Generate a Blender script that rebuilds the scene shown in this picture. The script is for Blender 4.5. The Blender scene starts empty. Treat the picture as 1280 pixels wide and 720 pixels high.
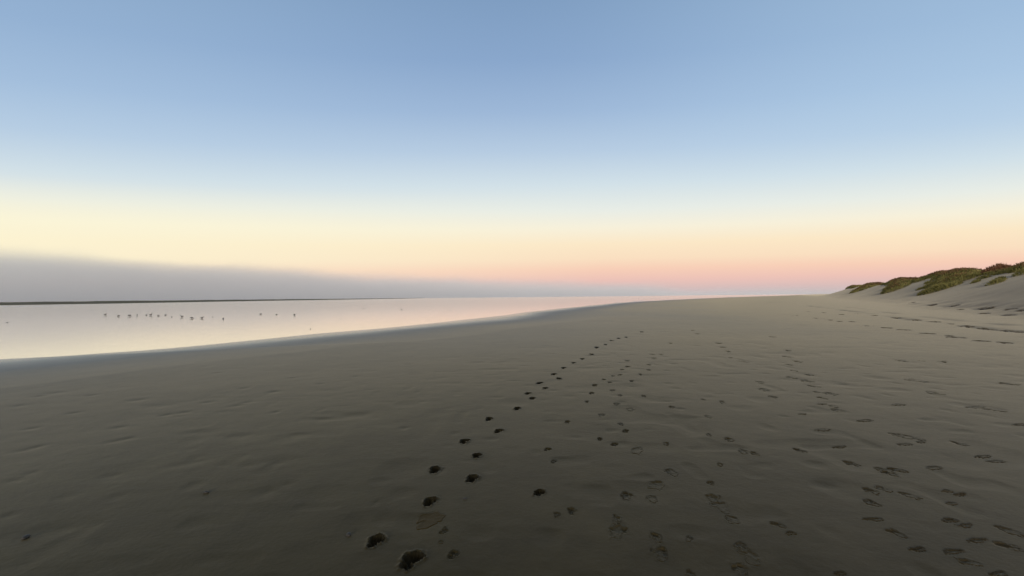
import bpy, bmesh, math, random
import numpy as np
from mathutils import Vector, Matrix

random.seed(7)
R = math.radians
C = bpy.data.collections.new('scene')
bpy.context.scene.collection.children.link(C)
scn = bpy.context.scene

# ------------------------------------------------------------------ camera
FPX = 560.0                       # focal length in pixels of a 1280 px wide frame
EYE = 2.10                        # camera height above the water level
ROLL, PITCH = R(0.54), math.atan(11.0 / FPX)
fwd = Vector((0, math.cos(PITCH), math.sin(PITCH)))
rgt = Vector((1, 0, 0)); upv = rgt.cross(fwd)
r2 = rgt * math.cos(ROLL) - upv * math.sin(ROLL)
u2 = upv * math.cos(ROLL) + rgt * math.sin(ROLL)
cam = bpy.data.cameras.new('camera')
cam.sensor_width = 36; cam.lens = 36 * FPX / 1280
cam.clip_start = 0.05; cam.clip_end = 60000
camo = bpy.data.objects.new('camera', cam); C.objects.link(camo)
M = Matrix.Identity(4)
for i in range(3):
    M[i][0] = r2[i]; M[i][1] = u2[i]; M[i][2] = -fwd[i]
M[2][3] = EYE
camo.matrix_world = M
scn.camera = camo

# ------------------------------------------------------------------ world: dusk sky
SUN_EL, SUN_AZ = R(7), R(200)     # the low sun glow is behind the camera
w = bpy.data.worlds.new('World'); scn.world = w; w.use_nodes = True
nt = w.node_tree; N = nt.nodes; L = nt.links
for n in list(N): N.remove(n)
def nd(tree, typ, **kw):
    n = tree.nodes.new(typ)
    for k, v in kw.items(): setattr(n, k, v)
    return n
def mth(tree, op, a=None, b=None, clamp=False):
    n = nd(tree, 'ShaderNodeMath', operation=op, use_clamp=clamp)
    for i, v in enumerate((a, b)):
        if v is None: continue
        if isinstance(v, (int, float)): n.inputs[i].default_value = v
        else: tree.links.new(v, n.inputs[i])
    return n.outputs[0]
def srgb(r, g, b):
    f = lambda c: (c / 255 / 12.92) if c <= 10 else ((c / 255 + .055) / 1.055) ** 2.4
    return (f(r), f(g), f(b), 1)
tc = nd(nt, 'ShaderNodeTexCoord')
sp = nd(nt, 'ShaderNodeSeparateXYZ'); L.new(tc.outputs['Generated'], sp.inputs[0])
# the twilight arch stands highest opposite the sun and sinks to both sides
xx = mth(nt, 'MULTIPLY', sp.outputs[0], sp.outputs[0])
yy = mth(nt, 'MULTIPLY', sp.outputs[1], sp.outputs[1])
den = mth(nt, 'SQRT', mth(nt, 'ADD', mth(nt, 'MULTIPLY', xx, 0.36), mth(nt, 'ADD', yy, 0.02)))
zz = mth(nt, 'ABSOLUTE', sp.outputs[2])
t = mth(nt, 'ARCTANGENT', mth(nt, 'DIVIDE', zz, den))          # 0 .. pi/2
t = mth(nt, 'MULTIPLY', t, 1 / R(80), True)
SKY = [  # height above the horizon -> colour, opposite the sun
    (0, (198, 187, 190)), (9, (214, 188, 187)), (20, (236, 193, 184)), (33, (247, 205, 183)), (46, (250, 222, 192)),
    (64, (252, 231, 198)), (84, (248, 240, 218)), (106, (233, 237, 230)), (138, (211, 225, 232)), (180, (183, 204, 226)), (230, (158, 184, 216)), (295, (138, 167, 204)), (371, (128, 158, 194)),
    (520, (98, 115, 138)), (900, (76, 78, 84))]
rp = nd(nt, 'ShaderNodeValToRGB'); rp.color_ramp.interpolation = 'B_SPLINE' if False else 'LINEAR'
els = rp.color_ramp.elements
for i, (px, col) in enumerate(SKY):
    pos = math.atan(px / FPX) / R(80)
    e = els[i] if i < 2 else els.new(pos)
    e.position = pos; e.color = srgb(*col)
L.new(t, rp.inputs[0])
# slightly yellower and paler towards the left
lf = mth(nt, 'MULTIPLY', mth(nt, 'SUBTRACT', mth(nt, 'MULTIPLY', sp.outputs[0], -1), -0.2), 0.9, True)
lob = nd(nt, 'ShaderNodeValToRGB')
for i, (px, v) in enumerate([(0, 0.3), (45, 1), (85, .9), (130, 0.0)]):
    e = lob.color_ramp.elements[i] if i < 2 else lob.color_ramp.elements.new(0.5)
    e.position = math.atan(px / FPX) / R(80); e.color = (v, v, v, 1)
L.new(t, lob.inputs[0])
mx = nd(nt, 'ShaderNodeMix', data_type='RGBA')
L.new(mth(nt, 'MULTIPLY', mth(nt, 'MULTIPLY', lf, lob.outputs[0]), 0.85), mx.inputs[0])
L.new(rp.outputs[0], mx.inputs[6]); mx.inputs[7].default_value = srgb(255, 249, 216)
mr = nd(nt, 'ShaderNodeMapRange', interpolation_type='SMOOTHSTEP'); L.new(sp.outputs[0], mr.inputs[0]); mr.inputs[1].default_value = 0; mr.inputs[2].default_value = .8; mr.inputs[4].default_value = .42
ml = nd(nt, 'ShaderNodeMapRange', interpolation_type='SMOOTHSTEP'); L.new(sp.outputs[0], ml.inputs[0]); ml.inputs[1].default_value = 0; ml.inputs[2].default_value = -.8; ml.inputs[4].default_value = .22
hi = nd(nt, 'ShaderNodeMapRange', interpolation_type='SMOOTHSTEP'); L.new(t, hi.inputs[0]); hi.inputs[1].default_value = R(10) / R(80); hi.inputs[2].default_value = R(22) / R(80)
m2 = nd(nt, 'ShaderNodeMix', data_type='RGBA'); L.new(mth(nt, 'MULTIPLY', mth(nt, 'ADD', mr.outputs[0], ml.outputs[0]), hi.outputs[0]), m2.inputs[0])
L.new(mx.outputs[2], m2.inputs[6]); m2.inputs[7].default_value = srgb(184, 214, 238)
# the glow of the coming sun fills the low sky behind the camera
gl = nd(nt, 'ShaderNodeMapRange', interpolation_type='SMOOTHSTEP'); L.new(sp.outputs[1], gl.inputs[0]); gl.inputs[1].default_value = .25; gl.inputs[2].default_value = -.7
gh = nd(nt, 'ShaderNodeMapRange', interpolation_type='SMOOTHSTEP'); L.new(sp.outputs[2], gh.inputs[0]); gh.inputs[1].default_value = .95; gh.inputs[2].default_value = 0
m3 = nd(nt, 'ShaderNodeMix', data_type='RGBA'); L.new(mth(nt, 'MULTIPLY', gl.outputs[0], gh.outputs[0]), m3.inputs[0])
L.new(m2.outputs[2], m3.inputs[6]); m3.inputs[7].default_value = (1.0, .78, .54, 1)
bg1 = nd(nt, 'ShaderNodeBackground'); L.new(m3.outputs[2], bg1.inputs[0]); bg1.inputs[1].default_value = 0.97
sky = nd(nt, 'ShaderNodeTexSky', sky_type='NISHITA', sun_disc=False, sun_elevation=SUN_EL, sun_rotation=SUN_AZ)
bg2 = nd(nt, 'ShaderNodeBackground'); L.new(sky.outputs[0], bg2.inputs[0]); bg2.inputs[1].default_value = 0.006
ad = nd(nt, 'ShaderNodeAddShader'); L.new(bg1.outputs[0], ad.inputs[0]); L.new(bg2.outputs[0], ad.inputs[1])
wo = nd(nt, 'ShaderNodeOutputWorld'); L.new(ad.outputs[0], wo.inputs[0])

sl = bpy.data.lights.new('sun', 'SUN'); sl.energy = 1.5; sl.angle = R(14); sl.color = (1, .93, .87)
so = bpy.data.objects.new('sun', sl); C.objects.link(so)
sd = Vector((math.sin(SUN_AZ) * math.cos(SUN_EL), math.cos(SUN_AZ) * math.cos(SUN_EL), math.sin(SUN_EL)))
so.rotation_euler = (-sd).to_track_quat('-Z', 'Y').to_euler()
so.location = (-10, -30, 30)

vs = scn.view_settings; scn.display_settings.display_device = 'sRGB'
vs.view_transform = 'Standard'; vs.look = 'None'; vs.exposure = 0; vs.gamma = 1; vs.use_curve_mapping = False
scn.cycles.use_denoising = True
scn.cycles.volume_bounces = 8; scn.cycles.volume_step_rate = .25; scn.cycles.max_bounces = 8
scn.cycles.volume_max_steps = 256
scn.cycles.sample_clamp_indirect = 4

# ------------------------------------------------------------------ helpers
def ray(px, py):
    d = fwd * FPX + r2 * (px - 640) + u2 * (360 - py)
    return d.normalized()
def hyo(px):                       # image row of the true horizon at a column
    return 371 - math.tan(ROLL) * (px - 640)
def on_plane(px, py, z=0.0):
    d = ray(px, py); k = (z - EYE) / d.z
    return d.x * k, d.y * k
def sstep(a, b, x):
    q = np.clip((x - a) / (b - a), 0, 1); return q * q * (3 - 2 * q)
_rng = np.random.RandomState(3); _tab = _rng.rand(256, 256)
def vnoise(x, y):
    xi = np.floor(x).astype(int); yi = np.floor(y).astype(int)
    fx = x - xi; fy = y - yi; fx = fx * fx * (3 - 2 * fx); fy = fy * fy * (3 - 2 * fy)
    g = lambda a, b: _tab[a & 255, b & 255]
    return ((g(xi, yi) * (1 - fx) + g(xi + 1, yi) * fx) * (1 - fy) +
            (g(xi, yi + 1) * (1 - fx) + g(xi + 1, yi + 1) * fx) * fy) * 2 - 1
def mat(name):
    m = bpy.data.materials.new(name); m.use_nodes = True
    return m, m.node_tree, m.node_tree.nodes['Principled BSDF']
def link(name, me, m=None, parent=None):
    o = bpy.data.objects.new(name, me); C.objects.link(o)
    if m and not me.materials: me.materials.append(m)
    if parent: o.parent = parent
    return o
def mesh_np(name, v, f, m, smooth=True):
    me = bpy.data.meshes.new(name)
    v = np.asarray(v, np.float32); f = np.asarray(f, np.int32); k = f.shape[1]
    me.vertices.add(len(v)); me.vertices.foreach_set('co', v.ravel())
    me.loops.add(f.size); me.loops.foreach_set('vertex_index', f.ravel())
    me.polygons.add(len(f)); me.polygons.foreach_set('loop_start', np.arange(0, f.size, k, dtype=np.int32))
    me.polygons.foreach_set('loop_total', np.full(len(f), k, np.int32))
    me.update(calc_edges=True); me.validate()
    if smooth: me.polygons.foreach_set('use_smooth', np.ones(len(me.polygons), bool))
    me.materials.append(m)
    return me
def grid_faces(nr, nc):
    a = np.arange(nr - 1)[:, None] * nc + np.arange(nc - 1)[None, :]
    return np.stack([a, a + 1, a + nc + 1, a + nc], -1).reshape(-1, 4)

# ------------------------------------------------------------------ terrain functions
SH_PX = [(0, 449), (80, 445), (160, 439), (240, 432), (320, 424.5), (400, 417), (480, 410.5), (540, 404.5), (600, 397.5), (650, 391), (700, 385.6),
         (740, 381.5), (780, 378), (830, 375.3), (880, 373), (930, 371.2), (980, 369.6)]
sh = [on_plane(*p) for p in SH_PX]
sh = [(-95, -110), (-42, -25), (-30, -2), (-23.5, 8)] + [p for p in sh if p[1] > 9]
lx, ly = sh[-1]
sh += [(lx + 330, ly + 480), (lx + 1200, ly + 1700), (lx + 6500, ly + 9000)]
sh = np.array(sh)
def shore(x, y):
    d = (x - np.interp(y, sh[:, 1], sh[:, 0])) * 0.86
    wob = vnoise(x * .13 + 5, y * .09) * .55 + vnoise(x * .45, y * .35 + 9) * .16
    return d + wob
# dunes: crest line runs parallel to the beach
DU = np.array((.537, .843)); DN = np.array((.843, -.537)); CC = 26.0
SIL = [(1054, 366.2), (1060, 363.5), (1068, 359.5), (1087, 356), (1100, 356), (1107, 356.3), (1114, 353.5), (1125, 351), (1140, 351.5), (1153, 349.5), (1162, 349.2),
       (1173, 346.5), (1195, 342.3), (1206, 341.8), (1214, 341.5), (1223, 341.4), (1233, 341.2), (1243, 338), (1254, 336), (1267, 336.5), (1280, 337)]
cr = []
for px, py in SIL:
    d = ray(px, py); c = d.x * DN[0] + d.y * DN[1]; k = CC / c
    cr.append(((d.x * DU[0] + d.y * DU[1]) * k, EYE + d.z * k))
cr.sort()
cr = [(-200, 6.4), (-60, 7.0), (0, 6.2), (30, 6.9), (55, 6.0)] + cr + [(cr[-1][0] + 4, 1.0), (cr[-1][0] + 300, .9)]
cr = np.array(cr)
def base_z(x, y):
    x = np.asarray(x, float); y = np.asarray(y, float)
    s = shore(x, y)
    z = np.where(s < 0, np.maximum(s * .012, -.11 - .15 * sstep(60, 400, -s)), np.minimum(s, 12) * .038 + np.clip(s - 12, 0, 60) * .0045)
    c = x * DN[0] + y * DN[1]; tt = x * DU[0] + y * DU[1]
    crest = np.interp(tt, cr[:, 0], cr[:, 1])
    lump = vnoise(tt * .11, c * .16) * .28 + vnoise(tt * .31 + 7, c * .4) * .10
    near = sstep(9.5 + vnoise(tt * .06, tt * 0) * 1.5, CC, c)
    rise = (crest - 1.0 + lump * sstep(14, 22, c)) * near * sstep(5, 20, s)
    back = sstep(CC + 2, CC + 25, c) * (1.4 + .8 * vnoise(tt * .05, c * .05))
    z = z + np.maximum(rise - back * (rise > .5), 0)
    # low swell of the wind-smoothed sand
    far = 1 / (1 + (np.hypot(x, y) / 60) ** 2)
    z = z + (vnoise(x * .35 + 3, y * .35) * .010 + vnoise(x * 1.1, y * 1.1 + 4) * .0035 + (np.hypot(x, y) < 25) * (vnoise(x * 4.1, y * 5.3) * .0012 + vnoise(x * 11, y * 14) * .0006)) * sstep(1, 6, s) * far
    r_ = np.hypot(x, y); ch = sstep(-9, 2, x - .25 * y) * .8 + .2
    pit = np.maximum(vnoise(x * 1.9 + 11, y * 1.9) - .40, 0) * .020 + np.maximum(vnoise(x * 4.3, y * 4.3 + 31) - .42, 0) * .014
    z = z - pit * ch * sstep(4, 9, s) * (r_ < 60) * np.minimum(1, .5 + r_ / 10)
    z = z + sstep(8, 14, c) * sstep(6, 12, s) * (vnoise(x * .5, y * .5) * .035) * (c < 60)
    return z
def hit(px, py):
    d = ray(px, py); a = 0.5
    while a < 3000:
        b = a * 1.02
        if EYE + d.z * b < float(base_z(d.x * b, d.y * b)): break
        a = b
    for _ in range(22):
        m_ = (a + b) / 2
        if EYE + d.z * m_ < float(base_z(d.x * m_, d.y * m_)): b = m_
        else: a = m_
    return d.x * a, d.y * a, a

# ------------------------------------------------------------------ prints in the sand
# (px, py, width in px, depth m, kind)   kinds: d dark and deep, m medium, f faint
P = []
def pr(trail, pts, depth, yaw=None, wd=None):
    for i, q in enumerate(pts):
        P.append(dict(tr=trail, px=q[0], py=q[1], w=(q[2] if len(q) > 2 else wd), d=(q[3] if len(q) > 3 else depth), yaw=yaw, i=i))
T_MAIN = [(469, 677, 23), (512.7, 700.5, 30), (537.7, 627.3, 20), (590, 598, 20), (543.7, 587.7, 18), (595.5, 569.7, 15), (580.7, 551.7, 15),
          (623, 538.7, 13), (611.7, 523.7, 13), (646.3, 510.7, 12), (665.7, 498, 11), (660, 491.7, 11), (681.8, 485.2, 10), (674.4, 478.9, 11), (698.9, 473.3, 10),
          (692, 467.8, 9), (704.4, 460, 9), (717, 453.6, 8), (728, 448.7, 8), (739.3, 442.9, 8), (746, 434.4, 8), (756.7, 430.7, 7), (765, 425.8, 8),
          (773.3, 423, 6), (782.7, 421.5, 6), (802, 415, 6)]
pr('main', T_MAIN, .042, yaw=12)
T_MID = [(709.4, 527.5, 9), (683.9, 561.7, 10), (691.7, 577, 9, .012), (673.3, 615.8, 15, .03), (715, 638.9, 13), (696, 643.6, 10, .012), (567, 693, 14), (554, 664, 10, .014),
         (743.8, 481.6, 9), (739.6, 491.4, 9), (733.5, 502, 8), (784, 451, 8), (785, 458.4, 9), (774.7, 468.7, 8), (790, 476.4, 7), (766, 470, 6),
         (766, 488, 9, .014), (774.7, 494.5, 8, .014), (804.6, 495.5, 8), (762, 478, 7), (755, 474.5, 6), (777, 462, 6), (800, 468, 6), (770, 505, 10, .010), (752, 519, 11, .010), (781.7, 538.9, 11), (749.7, 548.6, 9), (767.8, 555.6, 11), (776, 530, 9, .01)]
pr('narrow', T_MID, .022, yaw=18)
T_CEN = [(816, 443, 8), (817.5, 448, 9), (810.8, 462.5, 6), (826, 443, 6), (838, 428.5, 8, .014), (871, 417, 8), (866, 413, 6), (839, 509, 8), (812, 456, 6), (788, 512, 12, .01), (797, 563, 20, .010), (831.7, 554.7, 9), (840.6, 590.8, 18, .012),
         (817.8, 605.6, 24, .016), (783, 621, 20, .022), (815, 624, 14, .01), (770.6, 649, 14, .016), (772, 663, 27, .022), (820.6, 671.4, 15), (824.7, 692.8, 22), (863.6, 718, 12), (860.8, 673.6, 9, .012)]
pr('broad', T_CEN, .024, yaw=12)
T_R1 = [(880, 499.6, 8), (902.6, 502.7, 9), (929.4, 452, 13), (885.8, 543.6, 8), (912.2, 550, 13), (929, 564.4, 14, .014), (942.8, 567, 10, .014), (899.7, 580.6, 8),
        (888.6, 603.9, 9), (891.4, 623.3, 17), (901, 633, 24, .014), (914, 649, 18, .014), (927.5, 684, 14, .014), (937, 695, 22, .014), (926, 711, 22, .028), (950, 478, 9, .014), (955, 487, 11, .016), (966.6, 496.6, 10), (898.5, 429, 7, .014), (908.8, 439, 8, .014), (904, 434, 6, .014), (913, 447, 6, .014), (886, 521, 9, .01)]
pr('second', T_R1, .020, yaw=5)
T_R2 = [(965.5, 421, 8, .012), (983.6, 438, 8), (984.6, 446, 9), (996.5, 452, 9), (988.7, 471.8, 10), (1007.8, 476.4, 13), (1017, 483, 10), (1036.7, 492, 12), (1027.4, 497.6, 9),
        (1027.4, 505.3, 16), (1048, 513, 12), (1080.8, 525.9, 28, .024), (1002.7, 517.7, 20, .010), (1029.4, 537.5, 26, .010), (1050, 559, 22, .010), (998.9, 563, 11), (1062.8, 579.2, 13),
        (986, 456, 8), (992, 463, 8, .012), (1012, 469, 7, .012), (1020, 490, 7), (1041, 508, 9, .012), (972.5, 655.6, 12), (987.8, 666.7, 20), (1050, 717, 18, .02), (1087.8, 613.6, 12), (1104, 611.7, 13, .012), (1089, 628.9, 14, .014), (1093, 649, 27), (1119.7, 666.7, 13), (1148, 686.7, 23)]
pr('third', T_R2, .020, yaw=-18)
T_R3 = [(1128, 451, 9), (1146, 476, 14, .012), (1169, 491.4, 12, .012), (1122.8, 506, 22, .010), (1222, 509, 30, .016), (1239, 512, 14, .014), (1259.5, 479.5, 11), (1275, 531, 20), (1137.8, 546.4, 14, .028), (1126, 545, 14, .014), (1130.8, 555.6, 20, .014), (1151.7, 552.8, 18, .014),
        (1200, 555, 10), (1228, 571, 20, .018), (1246, 577, 22, .014), (1167, 585, 26, .012), (1121, 587.5, 11), (1112.8, 591.7, 13), (1103, 587, 13, .012), (1137.8, 620, 13, .012), (1184, 614, 16, .012), (1199, 618.5, 16),
        (1189, 629.7, 16, .01), (1187, 650.5, 26), (1207, 657, 22, .018), (1190.6, 690, 27), (1211, 702.8, 14, .016), (1221, 676, 26), (1258.6, 682, 14), (1264, 665, 14, .012), (1249, 718, 22, .018), (1152, 451, 5), (1178, 452, 5, .01)]
pr('fourth', T_R3, .022, yaw=-25)
T_FAR = [(992.9, 394.4, 6), (1017.5, 397.7, 6), (1027, 398.7, 6), (1037, 400, 6), (1050, 401.7, 7), (1066.7, 402.3, 8), (1085.4, 407.6, 9), (1107.7, 409.9, 9), (1129, 412.5, 11),
         (1159, 417, 11), (1194.6, 421.7, 14), (1226.5, 426.3, 11), (1256.3, 428.6, 12), (1188, 420, 8)]
pr('dune', T_FAR, .05, yaw=-40)

T_RUT = [(1120, 397, 12), (1145, 400, 12), (1168, 402.4, 14), (1189, 405, 10), (1208, 407.6, 16), (1228, 410.5, 12), (1240, 412.3, 16), (1254, 413.3, 18), (1272, 415, 12), (1094, 394.5, 9), (1072, 392, 8),
         (1140, 378.5, 9), (1166, 380.8, 10), (1194, 381.6, 12), (1232, 384.6, 16), (1262, 386.6, 18), (1276, 388, 12), (1200, 387, 10), (1230, 392, 14), (1262, 394, 16), (1010, 389.5, 6), (1030, 391, 6), (1052, 393, 7)]
pr('rut', T_RUT, .06, yaw=-40)
pr('stain', [(538, 651, 36)], .005, yaw=5)
pr('tiny', [(555.5, 661, 5), (551, 678, 6)], .012, yaw=5)
for q in P:
    x, y, dist = hit(q['px'], q['py'])
    q['x'], q['y'], q['D'] = x, y, dist
    rr = random.Random(int(q['px'] * 13 + q['py'] * 7))
    sx = q['w'] * dist / 590 * .5 * (.76 if q['tr'] == 'main' else .85 if q['tr'] == 'dune' else .76)
    q['a'] = sx * 1.0                                  # half width
    q['b'] = max(min(sx * 1.55, .19), sx * 1.1) if q['tr'] != 'dune' else sx * 1.2
    if q['tr'] == 'rut': q['b'] = sx * .7; q['d'] *= 1.1
    if q['w'] >= 16 and q['tr'] in ('third', 'fourth') : q['b'] = sx * .27; q['a'] *= .9; q['d'] *= .6
    q['d'] *= (1 + .25 * (rr.random() - .5)) * min(1, sx * 2 / .12 + .25)
    if q['tr'] not in ('main', 'narrow'): q['d'] *= .55
    if q['tr'] == 'narrow' and q['i'] != 3: q['d'] *= .7
    if dist > 8: q['d'] *= 1 + (dist - 8) * .05
    q['th'] = math.radians(-(q['yaw'] + rr.uniform(-12, 12)))
    q['th'] = q['th'] * (.3 if q['b'] < q['a'] else 1); q['ir'] = .20 if q['tr'] in ('main', 'dune', 'rut') else .30 if q['tr'] == 'narrow' else .46; q['seed'] = rr.uniform(0, 90); q['side'] = 1 if q['i'] % 2 else -1
def print_uv(q, x, y):
    dx, dy = x - q['x'], y - q['y']; c, s = math.cos(q['th']), math.sin(q['th'])
    return (dx * c + dy * s) / q['a'], (-dx * s + dy * c) / q['b']
def print_h(q, u, v):
    """height change inside and around one print; u across, v along in half sizes"""
    sd_, sg = q['seed'], q['side']
    wu = u + vnoise(u * 1.7 + sd_, v * 1.7) * q['ir']; wv = v + vnoise(u * 1.7, v * 1.7 + sd_) * q['ir']
    fore = np.hypot((wu - .10 * sg) / .92, (wv - .30) / .66)
    heel = np.hypot((wu + .05 * sg) / .66, (wv + .58) / .44)
    m_ = np.minimum(fore, heel)
    hole = 1 - sstep(.62, 1.04, m_)
    deep = .75 + .25 * (fore < heel) + .34 * vnoise(u * 4 + sd_, v * 4)
    if q['ir'] > .3: deep = deep * (.30 + .80 * sstep(-.7, .6, v * .8 + u * .3 * sg + vnoise(u * 1.3 + sd_, v) * .5))
    rim = np.exp(-((m_ - 1.22) / .20) ** 2) * (.55 + .6 * vnoise(u * 2.5, v * 2.5 + sd_))
    crumb = vnoise(u * 7, v * 7 + sd_) * .20 * np.exp(-((m_ - 1.05) / .35) ** 2)
    return q['d'] * (-hole * deep + .22 * rim + crumb), m_
# shallow wind and water scours on the left, and old marks too faint to be prints: part of the sand
SC = []   # px, py, length px, depth
for a in [(11, 463, 12), (70, 491, 15), (50, 495, 10), (25, 507, 10), (116, 494, 10), (92.5, 516, 10), (40, 535.5, 10), (172, 500, 16), (201, 507, 26), (207, 519, 10), (230, 515.5, 14), (150, 534, 14),
          (160, 548, 12), (141, 552, 16), (30, 563, 14), (47, 558.5, 10), (259, 503, 12), (296, 507, 14), (309, 503, 12), (304, 485.5, 10), (256, 458, 10), (272, 466, 10), (222, 582, 26), (246, 576, 26), (309, 581, 24), (352, 576, 30),
          (359, 605, 16), (336, 614, 16), (60, 665, 40), (90, 656, 50), (138, 674, 40), (197, 716, 44), (511, 455.5, 10), (444, 470.5, 9), (400, 480, 9), (365, 472.5, 9), (342, 490, 14), (345, 515, 8),
          (402, 524, 30), (505, 535, 12), (440, 520, 40), (20, 600, 14), (40, 591, 12), (10, 645, 12), (470, 628, 8), (250, 540, 26), (300, 545, 30)]:
    SC.append((a[0], a[1], a[2], .0045 if a[1] < 560 else .003))
SCg = []
for px, py, wl, dp in SC:
    x, y, D = hit(px, py)
    SCg.append((x, y, wl * D / 590 * .5, dp * (1 + D * .10), R(random.uniform(8, 28)) if py > 540 else R(random.uniform(0, 20))))
# wheel ruts and walked lines running along the foot of the dunes
RUT = []
for pts, dp, wd in [([(935, 376), (1000, 381), (1070, 389.5), (1145, 400), (1208, 407.5), (1254, 412.5), (1300, 416)], .10, .35),
                    ([(985, 375), (1060, 384), (1145, 395), (1208, 402), (1300, 409)], .06, .35),
                    ([(1040, 372), (1086, 375.5), (1160, 381), (1220, 385), (1300, 391)], .12, .5),
                    ([(1100, 373), (1180, 378), (1300, 384)], .10, .5)]:
    RUT.append((np.array([hit(*p)[:2] for p in pts]), dp, wd))

def seg_dist(x, y, pl):
    best = np.full(x.shape, 1e9); along = np.zeros(x.shape); acc = 0
    for a, b in zip(pl[:-1], pl[1:]):
        ab = b - a; l2 = (ab ** 2).sum(); l = math.sqrt(l2)
        k = np.clip(((x - a[0]) * ab[0] + (y - a[1]) * ab[1]) / l2, 0, 1)
        d = np.hypot(x - a[0] - k * ab[0], y - a[1] - k * ab[1])
        m_ = d < best; best = np.where(m_, d, best); along = np.where(m_, acc + k * l, along); acc += l
    return best, along

# ------------------------------------------------------------------ materials for sand
def sand_material(name, dark=1.0, wet_attr=True, spec=.15, sheen=.24, tint=(1, 1, 1)):
    m, t_, b = mat(name); K = t_.links
    geo = nd(t_, 'ShaderNodeNewGeometry')
    def noise(scale, det=3, rough=.55):
        n = nd(t_, 'ShaderNodeTexNoise'); n.inputs['Scale'].default_value = scale
        n.inputs['Detail'].default_value = det; n.inputs['Roughness'].default_value = rough
        K.new(geo.outputs['Position'], n.inputs['Vector']); return n.outputs[0]
    mixc = nd(t_, 'ShaderNodeMix', data_type='RGBA')
    r = nd(t_, 'ShaderNodeValToRGB'); K.new(noise(.45, 4), r.inputs[0])
    r.color_ramp.elements[0].position = .35; r.color_ramp.elements[1].position = .68
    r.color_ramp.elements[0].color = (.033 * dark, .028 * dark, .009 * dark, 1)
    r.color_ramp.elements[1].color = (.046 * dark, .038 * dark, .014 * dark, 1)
    g = nd(t_, 'ShaderNodeValToRGB'); K.new(noise(420, 2, .7), g.inputs[0])
    g.color_ramp.elements[0].position = .3; g.color_ramp.elements[1].position = .7
    g.color_ramp.elements[0].color = (.78, .78, .78, 1); g.color_ramp.elements[1].color = (1.22, 1.22, 1.22, 1)
    mixc.blend_type = 'MULTIPLY'; mixc.inputs[0].default_value = 1
    K.new(r.outputs[0], mixc.inputs[6]); K.new(g.outputs[0], mixc.inputs[7])
    mo = nd(t_, 'ShaderNodeMapRange'); K.new(noise(2.6, 5, .62), mo.inputs[0]); mo.inputs[1].default_value = .3; mo.inputs[2].default_value = .7; mo.inputs[3].default_value = .80; mo.inputs[4].default_value = 1.18
    mot = nd(t_, 'ShaderNodeMix', data_type='RGBA', blend_type='MULTIPLY'); mot.inputs[0].default_value = 1
    out = mixc.outputs[2]
    if wet_attr:
        at = nd(t_, 'ShaderNodeAttribute', attribute_name='wet')
        dr = nd(t_, 'ShaderNodeAttribute', attribute_name='dry')
        pale = nd(t_, 'ShaderNodeMix', data_type='RGBA'); K.new(dr.outputs['Fac'], pale.inputs[0])
        K.new(out, pale.inputs[6]); pale.inputs[7].default_value = (.132 * dark, .093 * dark, .069 * dark, 1)
        wetc = nd(t_, 'ShaderNodeMix', data_type='RGBA'); K.new(at.outputs['Fac'], wetc.inputs[0])
        K.new(pale.outputs[2], wetc.inputs[6]); wetc.inputs[7].default_value = (.088, .082, .066, 1)
        ti = nd(t_, 'ShaderNodeMix', data_type='RGBA', blend_type='MULTIPLY'); ti.inputs[0].default_value = 1; ti.inputs[7].default_value = (*tint, 1)
        K.new(wetc.outputs[2], ti.inputs[6]); K.new(ti.outputs[2], mot.inputs[6]); K.new(mo.outputs[0], mot.inputs[7]); out = mot.outputs[2]
        ed = nd(t_, 'ShaderNodeAttribute', attribute_name='edge')
        ro = mth(t_, 'SUBTRACT', mth(t_, 'SUBTRACT', .58, mth(t_, 'MULTIPLY', at.outputs['Fac'], .24)), mth(t_, 'MULTIPLY', ed.outputs['Fac'], .20))
        K.new(ro, b.inputs['Roughness'])
        K.new(mth(t_, 'MULTIPLY', mth(t_, 'SUBTRACT', mth(t_, 'ADD', .82, mth(t_, 'MULTIPLY', dr.outputs['Fac'], .4)), mth(t_, 'MULTIPLY', at.outputs['Fac'], 1.4)), sheen, True), b.inputs['Sheen Weight'])
        wspec = at.outputs['Fac']
    else:
        b.inputs['Roughness'].default_value = .6
    K.new(out, b.inputs['Base Color'])
    b.inputs['Specular IOR Level'].default_value = spec
    if wet_attr: K.new(mth(t_, 'ADD', spec, mth(t_, 'ADD', mth(t_, 'MULTIPLY', wspec, .55), mth(t_, 'MULTIPLY', ed.outputs['Fac'], .9))), b.inputs['Specular IOR Level'])
    b.inputs['IOR'].default_value = 1.40
    b.inputs['Sheen Weight'].default_value = sheen; b.inputs['Sheen Roughness'].default_value = .35; b.inputs['Sheen Tint'].default_value = (1, .89, .63, 1)
    bu = nd(t_, 'ShaderNodeBump'); bu.inputs['Strength'].default_value = .55; bu.inputs['Distance'].default_value = .004
    hh = mth(t_, 'ADD', mth(t_, 'MULTIPLY', noise(160, 4, .65), .6), noise(26, 3))
    K.new(hh, bu.inputs['Height']); K.new(bu.outputs[0], b.inputs['Normal'])
    return m
SAND = sand_material('sand')
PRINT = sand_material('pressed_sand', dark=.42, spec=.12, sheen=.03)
PRINT_STAIN = sand_material('stained_sand', dark=.92, spec=.10, sheen=.14, tint=(1.08, .92, .60))
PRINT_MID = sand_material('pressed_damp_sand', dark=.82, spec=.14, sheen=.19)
PRINT_SOFT = sand_material('old_pressed_sand', dark=.98, spec=.15, sheen=.23)

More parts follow.
